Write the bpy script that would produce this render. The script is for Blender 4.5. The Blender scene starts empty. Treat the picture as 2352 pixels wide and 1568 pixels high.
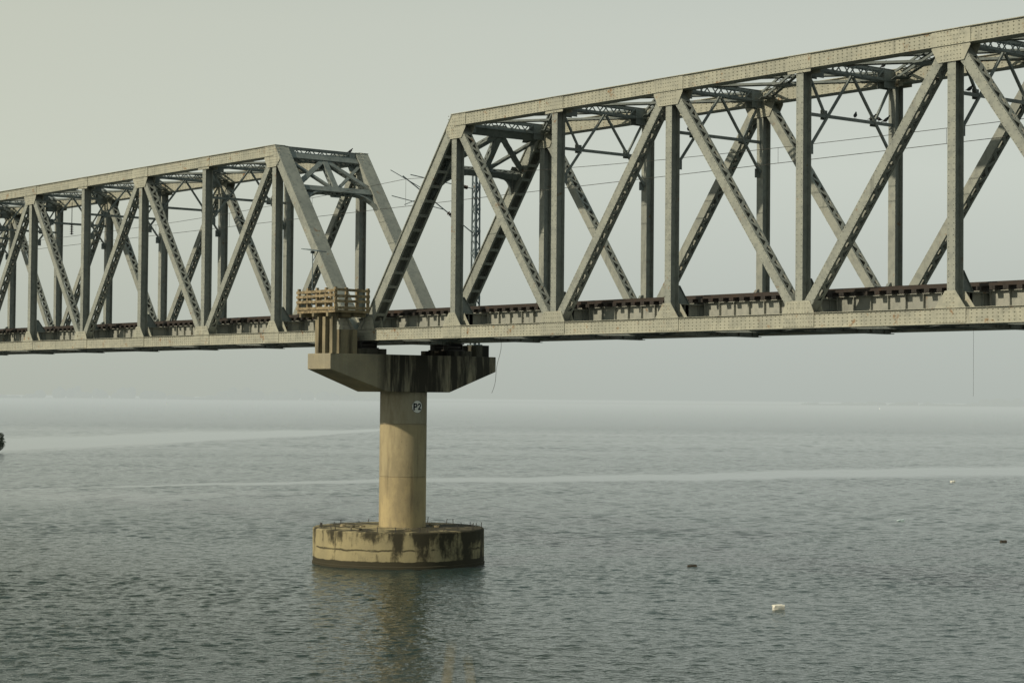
import bpy, bmesh, math, random
import numpy as np
from mathutils import Vector, Matrix, noise as mnoise
random.seed(11)
V = Vector
C = bpy.context.scene.collection
PI = math.pi

# ------------------------------------------------------------------ layout
TH = math.atan(3726 / 4639)
SN, CS = math.sin(TH), math.cos(TH)
OX, OY = -7.49, 104.3          # near truss, end bearing of right span
RZ = math.atan2(-CS, SN)       # bridge u axis
P = 7.62                       # panel
H = 10.3                       # truss height
WT = 5.57                      # truss spacing
NP = 10
ZB = 11.89                     # bottom chord centre level
CAMZ = 8.75

def world(u, v, z=0.0):
    return V((OX + u * SN + v * CS, OY - u * CS + v * SN, z))

# ------------------------------------------------------------------ mesh builder
class MB:
    def __init__(s):
        s.v = []; s.f = []; s.sm = []
    def add(s, vs, fs, smooth=False):
        o = len(s.v)
        s.v.extend([tuple(x) for x in vs])
        s.f.extend([tuple(i + o for i in f) for f in fs])
        s.sm.extend([smooth] * len(fs))
    def hexa(s, c, a, b, d):
        c, a, b, d = V(c), V(a), V(b), V(d)
        vs = [c + a * i + b * j + d * k for k in (-1, 1) for j in (-1, 1) for i in (-1, 1)]
        s.add(vs, [(0, 2, 3, 1), (4, 5, 7, 6), (0, 1, 5, 4), (2, 6, 7, 3), (0, 4, 6, 2), (1, 3, 7, 5)])
    def box(s, x0, x1, y0, y1, z0, z1):
        s.hexa(((x0 + x1) / 2, (y0 + y1) / 2, (z0 + z1) / 2), ((x1 - x0) / 2, 0, 0), (0, (y1 - y0) / 2, 0), (0, 0, (z1 - z0) / 2))
    def frame(s, p, q, side):
        p, q, side = V(p), V(q), V(side)
        t = q - p; L = t.length; t = t / L
        sd = (side - t * side.dot(t)).normalized()
        return p, q, t, L, sd, t.cross(sd)
    def beam(s, p, q, w, h, side):
        p, q, t, L, sd, n = s.frame(p, q, side)
        s.hexa((p + q) / 2, t * L / 2, sd * w / 2, n * h / 2)
    def angle(s, p, q, w, side, th=0.014, flip=1):
        p, q, t, L, sd, n = s.frame(p, q, side)
        m = (p + q) / 2
        s.hexa(m, t * L / 2, sd * w / 2, n * th / 2)
        s.hexa(m + sd * flip * (w / 2 - th / 2) + n * (w / 2 + th / 2), t * L / 2, sd * th / 2, n * w / 2)
    def prism(s, pts, off):
        pts = [V(p) for p in pts]; off = V(off); n = len(pts)
        vs = pts + [p + off for p in pts]
        fs = [tuple(range(n)), tuple(range(2 * n - 1, n - 1, -1))]
        for i in range(n):
            j = (i + 1) % n
            fs.append((i, i + n, j + n, j))
        s.add(vs, fs)
    def rivet(s, p, n, a, b, r=0.036, h=0.03):
        p, n, a, b = V(p), V(n), V(a), V(b)
        s.add([p + a * r, p + b * r, p - a * r, p - b * r, p + n * h], [(0, 1, 4), (1, 2, 4), (2, 3, 4), (3, 0, 4)])
    def tube(s, p, q, r, n=8, r2=None, smooth=True):
        r2 = r if r2 is None else r2
        p, q = V(p), V(q)
        t = (q - p).normalized()
        a = t.orthogonal().normalized(); b = t.cross(a)
        vs = []
        for c, rr in ((p, r), (q, r2)):
            for i in range(n):
                an = 2 * PI * i / n
                vs.append(c + a * math.cos(an) * rr + b * math.sin(an) * rr)
        s.add(vs, [(i, (i + 1) % n, n + (i + 1) % n, n + i) for i in range(n)], smooth)
        s.add(vs[:n], [tuple(range(n - 1, -1, -1))]); s.add(vs[n:], [tuple(range(n))])
    def path(s, pts, r, n=6):
        pts = [V(p) for p in pts]
        for i in range(len(pts) - 1):
            s.tube(pts[i], pts[i + 1], r, n)
    def lathe(s, prof, n=96, c=(0, 0, 0)):
        for (r0, z0), (r1, z1) in zip(prof[:-1], prof[1:]):
            vs = []
            for r, z in ((r0, z0), (r1, z1)):
                for i in range(n):
                    an = 2 * PI * i / n
                    vs.append((c[0] + r * math.cos(an), c[1] + r * math.sin(an), c[2] + z))
            s.add(vs, [(i, (i + 1) % n, n + (i + 1) % n, n + i) for i in range(n)], True)
    def laced(s, p, q, b, d, side, pitch=0.46, lace=(1, 1), th=0.02, ends=0.7, bw=0.1):
        p, q, t, L, sd, n = s.frame(p, q, side)
        m = (p + q) / 2
        for g in (-1, 1):
            s.hexa(m + sd * g * (d / 2 - th / 2), t * L / 2, n * b / 2, sd * th / 2)
            for k in (-1, 1):
                s.hexa(m + sd * g * (d / 2 - th - 0.045) + n * k * (b / 2 - 0.009), t * L / 2, n * 0.008, sd * 0.045)
        for k, on in ((-1, lace[0]), (1, lace[1])):
            if not on: continue
            for e in (p + t * ends / 2, q - t * ends / 2):
                s.hexa(e + n * k * (b / 2 + 0.010), t * ends / 2, n * 0.007, sd * (d / 2 - 0.01))
            x = ends; g = 1; i = 0
            while x + pitch < L - ends + 0.2:
                a = p + t * x - sd * g * (d / 2 - 0.05); c = p + t * (x + pitch) + sd * g * (d / 2 - 0.05)
                o = n * k * (b / 2 + 0.008 + 0.004 * (i % 2))
                s.beam(a + o, c + o, bw, 0.010, t.cross(n))
                x += pitch; g = -g; i += 1
    def lattice(s, p, q, dv, depth, fl=0.10, pitch=0.45, bw=0.06):
        p, q, t, L, dd, n = s.frame(p, q, dv)
        for g in (-1, 1):
            o = dd * g * depth / 2
            s.beam(p + o, q + o, 0.016, fl, dd)
            o2 = dd * g * (depth / 2 - fl / 2 - 0.008)
            s.hexa((p + q) / 2 + o2, t * L / 2, dd * fl / 2, n * 0.009)
        x = 0.1; g = 1; i = 0
        while x + pitch < L:
            a = p + t * x + dd * g * (depth / 2 - 0.03); c = p + t * (x + pitch) - dd * g * (depth / 2 - 0.03)
            o = n * (0.02 + 0.012 * (i % 2))
            s.beam(a + o, c + o, bw, 0.010, t.cross(n))
            x += pitch; g = -g; i += 1
    def build(s, name, mat, parent=None, loc=None):
        me = bpy.data.meshes.new(name)
        me.from_pydata(s.v, [], s.f); me.update()
        for p, sm in zip(me.polygons, s.sm): p.use_smooth = sm
        bm = bmesh.new(); bm.from_mesh(me)
        bmesh.ops.recalc_face_normals(bm, faces=bm.faces)
        bm.to_mesh(me); bm.free()
        me.materials.append(mat)
        o = bpy.data.objects.new(name, me); C.objects.link(o)
        if parent: o.parent = parent
        if loc: o.location = loc
        return o

def tag(o, label=None, cat=None, group=None, kind=None):
    if label: o['label'] = label
    if cat: o['category'] = cat
    if group: o['group'] = group
    if kind: o['kind'] = kind
    return o
def thing(name, loc, rz, label, cat, group=None):
    o = bpy.data.objects.new(name, None); C.objects.link(o)
    o.location = loc; o.rotation_euler = (0, 0, rz); o.empty_display_size = 0.5
    return tag(o, label, cat, group)
def copy_tree(o, parent=None):
    c = o.copy(); C.objects.link(c)
    if parent: c.parent = parent
    for ch in list(o.children): copy_tree(ch, c)
    return c

# ------------------------------------------------------------------ materials
class NT:
    def __init__(s, name):
        s.m = bpy.data.materials.new(name); s.m.use_nodes = True
        s.t = s.m.node_tree; s.t.nodes.clear()
        s.out = s.n('ShaderNodeOutputMaterial')
    def n(s, ty, **kw):
        x = s.t.nodes.new(ty)
        for k, v in kw.items(): setattr(x, k, v)
        return x
    def link(s, a, b): s.t.links.new(a, b)
    def put(s, sock, v):
        if isinstance(v, bpy.types.NodeSocket): s.link(v, sock)
        elif isinstance(v, (tuple, list)) and len(v) == 3 and sock.type == 'RGBA': sock.default_value = (*v, 1)
        else: sock.default_value = v
    def math(s, op, a, b=0.0, c=None, clamp=False):
        x = s.n('ShaderNodeMath', operation=op, use_clamp=clamp)
        s.put(x.inputs[0], a); s.put(x.inputs[1], b)
        if c is not None: s.put(x.inputs[2], c)
        return x.outputs[0]
    def mix(s, f, a, b):
        x = s.n('ShaderNodeMix', data_type='RGBA')
        s.put(x.inputs[0], f); s.put(x.inputs[6], a); s.put(x.inputs[7], b)
        return x.outputs[2]
    def pos(s): return s.n('ShaderNodeNewGeometry').outputs['Position']
    def sc(s, v, k):
        x = s.n('ShaderNodeVectorMath', operation='MULTIPLY')
        s.link(v, x.inputs[0]); x.inputs[1].default_value = k
        return x.outputs[0]
    def rot(s, v, a):
        x = s.n('ShaderNodeVectorRotate', rotation_type='Z_AXIS'); s.link(v, x.inputs['Vector']); x.inputs['Angle'].default_value = a
        return x.outputs[0]
    def noise(s, v, scale, det=4, rough=0.55, dist=0.0):
        x = s.n('ShaderNodeTexNoise'); s.link(v, x.inputs['Vector'])
        x.inputs['Scale'].default_value = scale; x.inputs['Detail'].default_value = det
        x.inputs['Roughness'].default_value = rough; x.inputs['Distortion'].default_value = dist
        return x.outputs['Fac']
    def rng(s, f, a, b, c=0.0, d=1.0):
        x = s.n('ShaderNodeMapRange', interpolation_type='SMOOTHSTEP')
        s.put(x.inputs[0], f); x.inputs[1].default_value = a; x.inputs[2].default_value = b
        x.inputs[3].default_value = c; x.inputs[4].default_value = d
        return x.outputs[0]
    def bsdf(s, col, rough=0.6, spec=0.3, bump=None, bstr=0.3, bdist=0.01, metal=0.0):
        b = s.n('ShaderNodeBsdfPrincipled')
        s.put(b.inputs['Base Color'], col); s.put(b.inputs['Roughness'], rough)
        b.inputs['Specular IOR Level'].default_value = spec; b.inputs['Metallic'].default_value = metal
        if bump is not None:
            k = s.n('ShaderNodeBump'); k.inputs['Strength'].default_value = bstr; k.inputs['Distance'].default_value = bdist
            s.link(bump, k.inputs['Height']); s.link(k.outputs[0], b.inputs['Normal'])
        return b
    def fin(s, sh):
        s.link(sh.outputs[0] if hasattr(sh, 'outputs') else sh, s.out.inputs['Surface']); return s.m

HAZE = (0.46, 0.50, 0.46)
HAZE_FAR = (0.475, 0.512, 0.468)  # emission colour for the haze painted into far surfaces

def steel(name, paint, dirty, rust_lo=0.61, rust_hi=0.70, rustcol=(0.20, 0.10, 0.035), rustamt=0.75):
    t = NT(name); p = t.pos()
    bl = t.noise(p, 0.45, 5, 0.6)
    md = t.noise(p, 3.2, 5, 0.65)
    f = t.math('MULTIPLY', t.rng(md, 0.34, 0.56, 0.35, 1.0), t.rng(bl, 0.32, 0.6, 0.5, 1.0))
    col = t.mix(f, dirty, paint)
    st = t.noise(t.sc(p, (2.2, 2.2, 0.35)), 1.0, 6, 0.6)
    col = t.mix(t.rng(st, 0.58, 0.72, 0, 0.5), col, tuple(x * 0.6 for x in dirty))
    r = t.noise(p, 1.9, 9, 0.70)
    col = t.mix(t.rng(r, rust_lo, rust_hi, 0, rustamt), col, rustcol)
    fine = t.noise(p, 14, 4, 0.6)
    return t.fin(t.bsdf(col, 0.55, 0.38, fine, 0.25, 0.01))
M = {}
M['chord'] = steel('chord_paint', (0.385, 0.383, 0.315), (0.25, 0.256, 0.218), 0.585, 0.68, (0.22, 0.11, 0.035), 0.85)
M['web'] = steel('web_paint', (0.295, 0.31, 0.275), (0.185, 0.20, 0.187))
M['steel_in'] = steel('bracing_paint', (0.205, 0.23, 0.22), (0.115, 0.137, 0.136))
M['girder'] = steel('girder_paint', (0.34, 0.345, 0.305), (0.22, 0.23, 0.21))
M['rail'] = steel('rusty_rail', (0.040, 0.030, 0.025), (0.028, 0.023, 0.02), 0.55, 0.65, (0.065, 0.035, 0.02), 0.6)
M['sleeper'] = steel('dark_sleeper', (0.034, 0.029, 0.026), (0.022, 0.02, 0.019), 0.55, 0.65, (0.05, 0.028, 0.02), 0.6)
M['bearing'] = steel('bearing_steel', (0.06, 0.055, 0.05), (0.03, 0.03, 0.028))
M['mast'] = steel('mast_paint', (0.15, 0.19, 0.21), (0.09, 0.115, 0.125))
def simple(name, col, rough=0.6, var=0.25, sc=8):
    t = NT(name); p = t.pos(); n = t.noise(p, sc, 4)
    c = t.mix(t.rng(n, 0.3, 0.7), tuple(x * (1 - var) for x in col), tuple(x * (1 + var) for x in col))
    return t.fin(t.bsdf(c, rough, 0.3, n, 0.2, 0.005))
M['wire'] = simple('wire_dark', (0.06, 0.06, 0.055), 0.5)
M['insulator'] = simple('insulator_brown', (0.045, 0.028, 0.022), 0.3)
M['bird'] = simple('dark_feathers', (0.035, 0.036, 0.04), 0.7, 0.5, 30)
M['white'] = simple('weathered_white_paint', (0.80, 0.80, 0.75), 0.7, 0.06)
M['black'] = simple('black_paint', (0.012, 0.018, 0.028), 0.6)
M['foam'] = simple('white_foam', (0.76, 0.74, 0.66), 0.8, 0.1)
M['wood'] = simple('wet_wood', (0.062, 0.054, 0.042), 0.7)
M['plastic'] = simple('pale_blue_plastic', (0.45, 0.55, 0.56), 0.4)
M['straw'] = simple('dry_straw', (0.40, 0.31, 0.14), 0.8)
M['bark'] = simple('bark', (0.07, 0.055, 0.04), 0.9)
M['leaf'] = simple('dark_leaf', (0.035, 0.05, 0.03), 0.7, 0.4, 3)
M['plank'] = simple('weathered_planks', (0.225, 0.18, 0.11), 0.85, 0.4, 4)

def concrete(name, base, alt, stain, lo, hi, amt, kind):
    t = NT(name); p = t.pos()
    sx = t.n('ShaderNodeSeparateXYZ'); t.link(p, sx.inputs[0]); z = sx.outputs['Z']; X = sx.outputs['X']
    bl = t.noise(p, 0.7, 6, 0.6)
    col = t.mix(t.rng(bl, 0.35, 0.65), base, alt)
    st = t.noise(t.sc(p, (1.0, 1.0, 0.10)), 1.7, 7, 0.62)
    f = t.rng(st, lo, hi, 0, amt)
    if kind == 'column':
        up = t.rng(z, 7.2, 7.34)
        col = t.mix(t.math('MULTIPLY', up, 0.8), col, (0.35, 0.33, 0.26))
        lowb = t.rng(z, 4.45, 4.60)
        col = t.mix(t.math('MULTIPLY', lowb, 0.35), col, (0.34, 0.31, 0.22))
        jn = t.math('MINIMUM', t.math('ABSOLUTE', t.math('SUBTRACT', z, 4.52)), t.math('ABSOLUTE', t.math('SUBTRACT', z, 7.27)))
        col = t.mix(t.rng(jn, 0.07, 0.02, 0, 0.2), col, (0.16, 0.13, 0.085))
        wet = t.noise(t.sc(p, (1.0, 1.0, 0.35)), 1.1, 8, 0.68)
        col = t.mix(t.rng(wet, 0.44, 0.64, 0, 0.65), col, (0.235, 0.20, 0.13))
    if kind == 'cap':
        f = t.math('MULTIPLY', f, t.rng(X, -7.1, -6.3, 0.12, 1.0))
    if kind == 'pile':
        bot = t.rng(z, 0.42, 0.12, 0.0, 0.9)
        top = t.rng(z, 0.9, 1.85, 0.0, 0.085)
        xb = t.rng(X, -7.0, -2.0, 0.0, 0.085)
        st2 = t.noise(t.sc(p, (1.0, 1.0, 0.7)), 1.0, 8, 0.72)
        st3 = t.noise(t.sc(p, (1.0, 1.0, 0.16)), 1.15, 8, 0.66)
        k = t.math('ADD', t.math('ADD', t.math('MULTIPLY_ADD', st2, 0.5, t.math('MULTIPLY', st3, 0.6)), t.math('ADD', top, xb)), bot)
        f = t.rng(k, lo, hi, 0, amt)
        ln = t.math('ABSOLUTE', t.math('SUBTRACT', z, t.math('MULTIPLY_ADD', t.noise(p, 1.6, 5), 0.30, 0.78)))
        crack = t.math('MULTIPLY', t.rng(ln, 0.075, 0.015), t.rng(t.noise(p, 0.8, 3), 0.42, 0.55))
        f = t.math('MAXIMUM', f, t.math('MULTIPLY', crack, 0.85))
    col = t.mix(f, col, stain)
    sp = t.noise(p, 9, 6, 0.7)
    col = t.mix(t.rng(sp, 0.55, 0.75, 0, 0.35), col, stain)
    return t.fin(t.bsdf(col, 0.88, 0.15, sp, 0.45, 0.02))
M['column'] = concrete('column_concrete', (0.435, 0.355, 0.20), (0.37, 0.305, 0.18), (0.11, 0.09, 0.06), 0.52, 0.70, 0.55, 'column')
M['capc'] = concrete('pier_cap_concrete', (0.37, 0.33, 0.23), (0.30, 0.275, 0.205), (0.028, 0.028, 0.024), 0.37, 0.54, 0.92, 'cap')
M['pile'] = concrete('pile_cap_concrete', (0.37, 0.32, 0.185), (0.29, 0.255, 0.155), (0.028, 0.027, 0.02), 0.565, 0.685, 0.92, 'pile')
M['post'] = concrete('post_concrete', (0.30, 0.255, 0.165), (0.22, 0.195, 0.135), (0.05, 0.046, 0.036), 0.46, 0.64, 0.8, 'post')
M['darkc'] = concrete('dark_concrete', (0.11, 0.105, 0.08), (0.08, 0.077, 0.065), (0.02, 0.02, 0.017), 0.42, 0.58, 0.9, 'post')  # darker concrete for the bearing pedestals and the far end block

# water
def water_mat():
    t = NT('river_water'); p = t.pos()
    sx = t.n('ShaderNodeSeparateXYZ'); t.link(p, sx.inputs[0]); Y = sx.outputs['Y']
    gust = t.rng(t.noise(t.sc(p, (0.008, 0.02, 1)), 1.0, 4), 0.42, 0.64, 0.0, 0.4)
    at = t.n('ShaderNodeAttribute'); at.attribute_name = 'calm'
    n1 = t.noise(t.sc(t.rot(p, 0.22), (0.75, 1.35, 1)), 1.30, 3, 0.55, 0.5)
    n3 = t.noise(t.sc(t.rot(p, -0.3), (0.8, 1.3, 1)), 4.5, 3, 0.5, 0.3)
    n2 = t.noise(t.sc(p, (0.6, 1.0, 1)), 0.30, 2, 0.5)
    far = t.rng(Y, 480.0, 640.0)                    # beyond the modelled waves
    h = t.math('MULTIPLY_ADD', t.math('MULTIPLY_ADD', n2, 0.8, n1), far, t.math('MULTIPLY', n3, 0.03))
    bp = t.n('ShaderNodeBump'); bp.inputs['Distance'].default_value = 2.3
    t.link(h, bp.inputs['Height'])
    t.link(t.math('MULTIPLY', t.math('MULTIPLY_ADD', gust, -0.80, 1.0), t.math('MULTIPLY_ADD', at.outputs['Fac'], -0.96, 1.0)), bp.inputs['Strength'])
    b = t.n('ShaderNodeBsdfPrincipled')
    b.inputs['Base Color'].default_value = (0.012, 0.029, 0.025, 1)
    b.inputs['Roughness'].default_value = 0.04; b.inputs['IOR'].default_value = 1.333
    t.link(bp.outputs[0], b.inputs['Normal'])
    # aerial haze painted into the water material: emission that grows with distance from the origin
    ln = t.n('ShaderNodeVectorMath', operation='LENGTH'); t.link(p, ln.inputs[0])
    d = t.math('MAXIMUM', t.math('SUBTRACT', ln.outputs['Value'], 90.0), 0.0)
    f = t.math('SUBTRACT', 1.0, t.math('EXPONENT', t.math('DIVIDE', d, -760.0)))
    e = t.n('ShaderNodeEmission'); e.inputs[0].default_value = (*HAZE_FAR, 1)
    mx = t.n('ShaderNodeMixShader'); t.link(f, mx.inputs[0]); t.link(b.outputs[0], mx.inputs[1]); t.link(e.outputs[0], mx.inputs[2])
    return t.fin(mx)
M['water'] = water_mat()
def hazed(name, col, fac):  # distance haze painted on: a fixed share of glow mixed over the base colour
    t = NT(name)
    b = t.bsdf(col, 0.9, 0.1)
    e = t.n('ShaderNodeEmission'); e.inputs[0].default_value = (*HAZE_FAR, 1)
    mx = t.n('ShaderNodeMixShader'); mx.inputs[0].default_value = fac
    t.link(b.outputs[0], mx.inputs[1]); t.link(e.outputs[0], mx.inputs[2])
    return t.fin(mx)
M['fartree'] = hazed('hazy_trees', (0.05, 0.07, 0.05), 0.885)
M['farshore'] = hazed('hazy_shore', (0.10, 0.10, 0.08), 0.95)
t_ = NT('bank_soil'); p_ = t_.pos(); n_ = t_.noise(p_, 1.2, 7, 0.65)
M['bank'] = t_.fin(t_.bsdf(t_.mix(t_.rng(n_, 0.35, 0.65), (0.10, 0.085, 0.05), (0.16, 0.15, 0.075)), 0.95, 0.1, n_, 0.6, 0.08))

# ------------------------------------------------------------------ truss span
UX, VY, ZU = V((1, 0, 0)), V((0, 1, 0)), V((0, 0, 1))

def rivet_rows(mb, u0, u1, zs, v, nv, step):
    n = int((u1 - u0) / step)
    for z in zs:
        for i in range(n + 1):
            mb.rivet((u0 + i * step, v, z), (0, nv, 0), UX, ZU, 0.048, 0.045)

def rivet_patch(mb, u, z, w, h, v, nv, step=0.15):
    nx = max(1, int(w / step)); nz = max(1, int(h / step))
    for i in range(nx + 1):
        for j in range(nz + 1):
            mb.rivet((u - w / 2 + w * i / nx, v, z - h / 2 + h * j / nz), (0, nv, 0), UX, ZU, 0.038, 0.036)

def make_span():
    root = thing('truss_span', world(0, 0, ZB), RZ, 'span', 'bridge span', 'steel truss spans of the railway bridge')
    HC = 0.29
    for side, v0 in ((-1, 0.0), (1, WT)):
        near = side == -1
        # chords
        m = MB()
        u0, u1 = P - 0.17, 9 * P + 0.17
        m.box(u0, u1, v0 - 0.26, v0 + 0.26, H - HC, H + HC)
        m.box(u0 - 0.02, u1 + 0.02, v0 - 0.34, v0 + 0.34, H + HC + 0.002, H + HC + 0.03)
        for g in (-1, 1):
            m.box(u0 + 0.2, u1 - 0.2, v0 + g * 0.30 - 0.037, v0 + g * 0.30 + 0.037, H - HC, H - HC + 0.02)
        rv = v0 - 0.26
        rivet_rows(m, u0 + 0.1, u1 - 0.1, (H + 0.20, H + 0.07, H - 0.07, H - 0.20), rv, -1, 0.24 if near else 0.34)
        m.build('top_chord', M['chord'], root)
        m = MB()
        m.box(-0.4, NP * P + 0.4, v0 - 0.26, v0 + 0.26, -HC, HC)
        m.box(-0.42, NP * P + 0.42, v0 - 0.36, v0 + 0.36, -HC - 0.03, -HC - 0.002)
        for g in (-1, 1):
            m.box(-0.4, NP * P + 0.4, v0 + g * 0.30 - 0.037, v0 + g * 0.30 + 0.037, HC - 0.02, HC)
        rivet_rows(m, -0.3, NP * P + 0.3, (0.20, 0.07, -0.07, -0.20), rv, -1, 0.24 if near else 0.34)
        m.build('bottom_chord', M['chord'], root)
        # end posts: deep open-bottomed boxes
        for a, b in (((0, 0), (P, H)), ((9 * P, H), (10 * P, 0))):
            vo = v0 - side * 0.11; hd = 0.36; hb = 0.275
            p, q = V((a[0], vo, a[1])), V((b[0], vo, b[1]))
            t = (q - p).normalized()
            if a[1] == 0: p = p + t * 0.1; q = q + t * 0.16
            else: p = p - t * 0.16; q = q - t * 0.1
            m = MB(); L = (q - p).length; n = t.cross(VY); c0 = (p + q) / 2
            for g in (-1, 1):
                m.hexa(c0 + VY * g * (hd - 0.01), t * L / 2, n * hb, VY * 0.01)
                m.hexa(c0 + VY * g * (hd - 0.071) - n * (hb - 0.01), t * L / 2, n * 0.01, VY * 0.05)
                m.hexa(c0 + VY * g * (hd + 0.035) + n * (hb - 0.012), t * L / 2, n * 0.01, VY * 0.033)
            m.hexa(c0 + n * (hb + 0.014), t * L / 2, n * 0.012, VY * (hd + 0.07))
            m.hexa(c0 + n * 0.08, t * L / 2, n * 0.008, VY * (hd - 0.022))
            x = 0.5; i = 0
            while x < L - 0.5:
                m.hexa(p + t * x - n * (hb + 0.008), t * (0.45 if i == 0 else 0.08), n * 0.006, VY * (hd - 0.01))
                x += 0.86; i += 1
            for k in range(int(L / 0.2)):
                for nn in (-0.2, 0.2):
                    c = p + t * (0.1 + 0.2 * k) + n * nn + VY * (-hd)
                    m.rivet(c, (0, -1, 0), t, n)
                for nn in (-0.36, 0.36):
                    c = p + t * (0.1 + 0.2 * k) + n * (hb + 0.026) + VY * nn
                    m.rivet(c, n, t, VY)
            m.build('end_post', M['web'], root)
        # verticals
        for k in range(1, NP):
            u = k * P; m = MB(); z0, z1 = HC - 0.05, H - HC + 0.03
            for g in (-1, 1):
                m.box(u - 0.19, u + 0.19, v0 + g * 0.23 - 0.011, v0 + g * 0.23 + 0.011, z0, z1)
            m.box(u - 0.01, u + 0.01, v0 - 0.218, v0 + 0.218, z0, z1)
            for g in (-1, 1):
                for kk in (-1, 1):
                    m.box(u + kk * 0.055 - 0.042, u + kk * 0.055 + 0.042, v0 + g * 0.21 - 0.007, v0 + g * 0.21 + 0.007, z0, z1)
            if near:
                for kk in (-0.12, 0.12):
                    for i in range(int((z1 - z0) / 0.22)):
                        m.rivet((u + kk, v0 - 0.241, z0 + 0.1 + i * 0.22), (0, -1, 0), UX, ZU, 0.035, 0.03)
            m.build('vertical_post', M['web'], root)
        # diagonals
        for k in range(1, NP - 1):
            a, b = ((k * P, H), ((k + 1) * P, 0)) if k % 2 == 1 else ((k * P, 0), ((k + 1) * P, H))
            p, q = V((a[0], v0, a[1])), V((b[0], v0, b[1]))
            t = (q - p).normalized(); p = p + t * 0.42; q = q - t * 0.42
            m = MB(); m.laced(p, q, 0.40, 0.50, VY, pitch=0.37, bw=0.135)
            n = t.cross(VY)
            x = 1.2
            while x < (q - p).length - 1:
                m.hexa(p + t * x, t * 0.01, n * 0.18, VY * 0.2); x += 1.9
            if near:
                for i in range(int((q - p).length / 0.2)):
                    for nn in (-0.15, 0.15):
                        m.rivet(p + t * (0.1 + 0.2 * i) + n * nn - VY * 0.25, (0, -1, 0), t, n, 0.035, 0.03)
            m.build('diagonal_brace', M['web'], root)
        # gussets
        def gus(u, z, pts, patch):
            m = MB()
            for g in (-1, 1):
                vv = v0 + g * 0.264
                m.prism([(u + a, vv, z + b) for a, b in pts], (0, g * 0.030, 0))
            for (pu, pz, w, h) in patch:
                rivet_patch(m, u + pu, z + pz, w, h, v0 - 0.294, -1)
            m.build('gusset_plate', M['chord'], root)
        for k in range(0, NP + 1):
            u = k * P
            if k in (0, NP):
                s = 1 if k == 0 else -1
                gus(u, 0, [(-0.45 * s, -0.28), (1.0 * s, -0.28), (1.0 * s, 0.28), (0.85 * s, 0.85), (0.25 * s, 1.0), (-0.45 * s, 0.3)], [(0.2 * s, 0, 1.1, 0.45), (0.35 * s, 0.55, 0.5, 0.4)])
            elif k % 2 == 0:
                gus(u, 0, [(-0.85, -0.27), (0.85, -0.27), (0.85, 0.32), (0.62, 0.78), (-0.62, 0.78), (-0.85, 0.32)], [(0, 0, 1.5, 0.45), (0, 0.5, 1.1, 0.36)])
                gus(u, H, [(-0.62, -0.42), (0.62, -0.42), (0.62, 0.27), (-0.62, 0.27)], [(0, 0, 1.05, 0.46), (0, -0.33, 0.4, 0.1)])
            else:
                gus(u, 0, [(-0.72, -0.27), (0.72, -0.27), (0.72, 0.28), (0.24, 0.92), (-0.24, 0.92), (-0.72, 0.28)], [(0, 0, 1.2, 0.45), (0, 0.5, 0.34, 0.6)])
                if k == 1: pts = [(-0.17, 0.285), (0.95, 0.285), (0.95, -0.4), (0.62, -0.9), (-0.25, -0.9), (-0.62, -0.55), (-0.58, -0.36)]
                elif k == 9: pts = [(0.17, 0.285), (-0.95, 0.285), (-0.95, -0.4), (-0.62, -0.9), (0.25, -0.9), (0.62, -0.55), (0.58, -0.36)]
                else: pts = [(-0.90, 0.27), (0.90, 0.27), (0.90, -0.38), (0.6, -0.9), (-0.6, -0.9), (-0.90, -0.38)]
                gus(u, H, pts, [(0.2 if k == 1 else 0, 0, 1.2, 0.46), (0, -0.58, 0.9, 0.45)])
        # knee brackets from post to floor beam
        for k in range(1, NP):
            u = k * P; m = MB(); g = -side
            m.prism([(u - 0.012, v0 + g * 0.25, 0.2), (u - 0.012, v0 + g * 0.25, 1.75), (u - 0.012, v0 + g * 0.42, 1.7), (u - 0.012, v0 + g * 1.0, 0.9), (u - 0.012, v0 + g * 1.0, 0.2)], (0.024, 0, 0))
            m.beam((u, v0 + g * 0.42, 1.7), (u, v0 + g * 1.0, 0.9), 0.16, 0.015, UX)
            m.build('knee_bracket', M['steel_in'], root)
    # floor beams
    for k in range(NP + 1):
        u = k * P; m = MB()
        m.box(u - 0.012, u + 0.012, 0.27, WT - 0.27, -0.38, 0.88)
        m.box(u - 0.2, u + 0.2, 0.27, WT - 0.27, -0.41, -0.382)
        m.box(u - 0.2, u + 0.2, 0.27, WT - 0.27, 0.882, 0.91)
        for i in range(6):
            v = 0.7 + i * (WT - 1.4) / 5
            m.box(u - 0.1, u + 0.1, v - 0.01, v + 0.01, -0.37, 0.87)
        m.build('cross_girder', M['girder'], root)
    # stringers per panel
    for k in range(NP):
        for g in (-1, 1):
            vc = WT / 2 + g * 0.95; m = MB(); a, b = k * P + 0.21, (k + 1) * P - 0.21
            m.box(a, b, vc - 0.008, vc + 0.008, 0.0, 0.97)
            m.box(a, b, vc - 0.15, vc + 0.15, 0.972, 1.0)
            m.box(a, b, vc - 0.15, vc + 0.15, -0.03, -0.002)
            for i in range(9):
                u = a + 0.05 + i * (b - a - 0.1) / 8
                m.box(u - 0.012, u + 0.012, vc - 0.13, vc - 0.009, 0.0, 0.965)
            m.build('stringer', M['girder'], root)
        m = MB()
        for s in (-1, 1):
            y0, y1 = (0.3, WT - 0.3) if s == 1 else (WT - 0.3, 0.3)
            m.angle((k * P + 0.3, y0, -0.30 - 0.02 * s), ((k + 1) * P - 0.3, y1, -0.30 - 0.02 * s), 0.13, ZU.cross(V((P, s * WT, 0))))
        m.hexa(((k + .5) * P, WT / 2, -0.355), (0.25, 0, 0), (0, 0.25, 0), (0, 0, 0.008))
        m.build('bottom_lateral', M['steel_in'], root)
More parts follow.
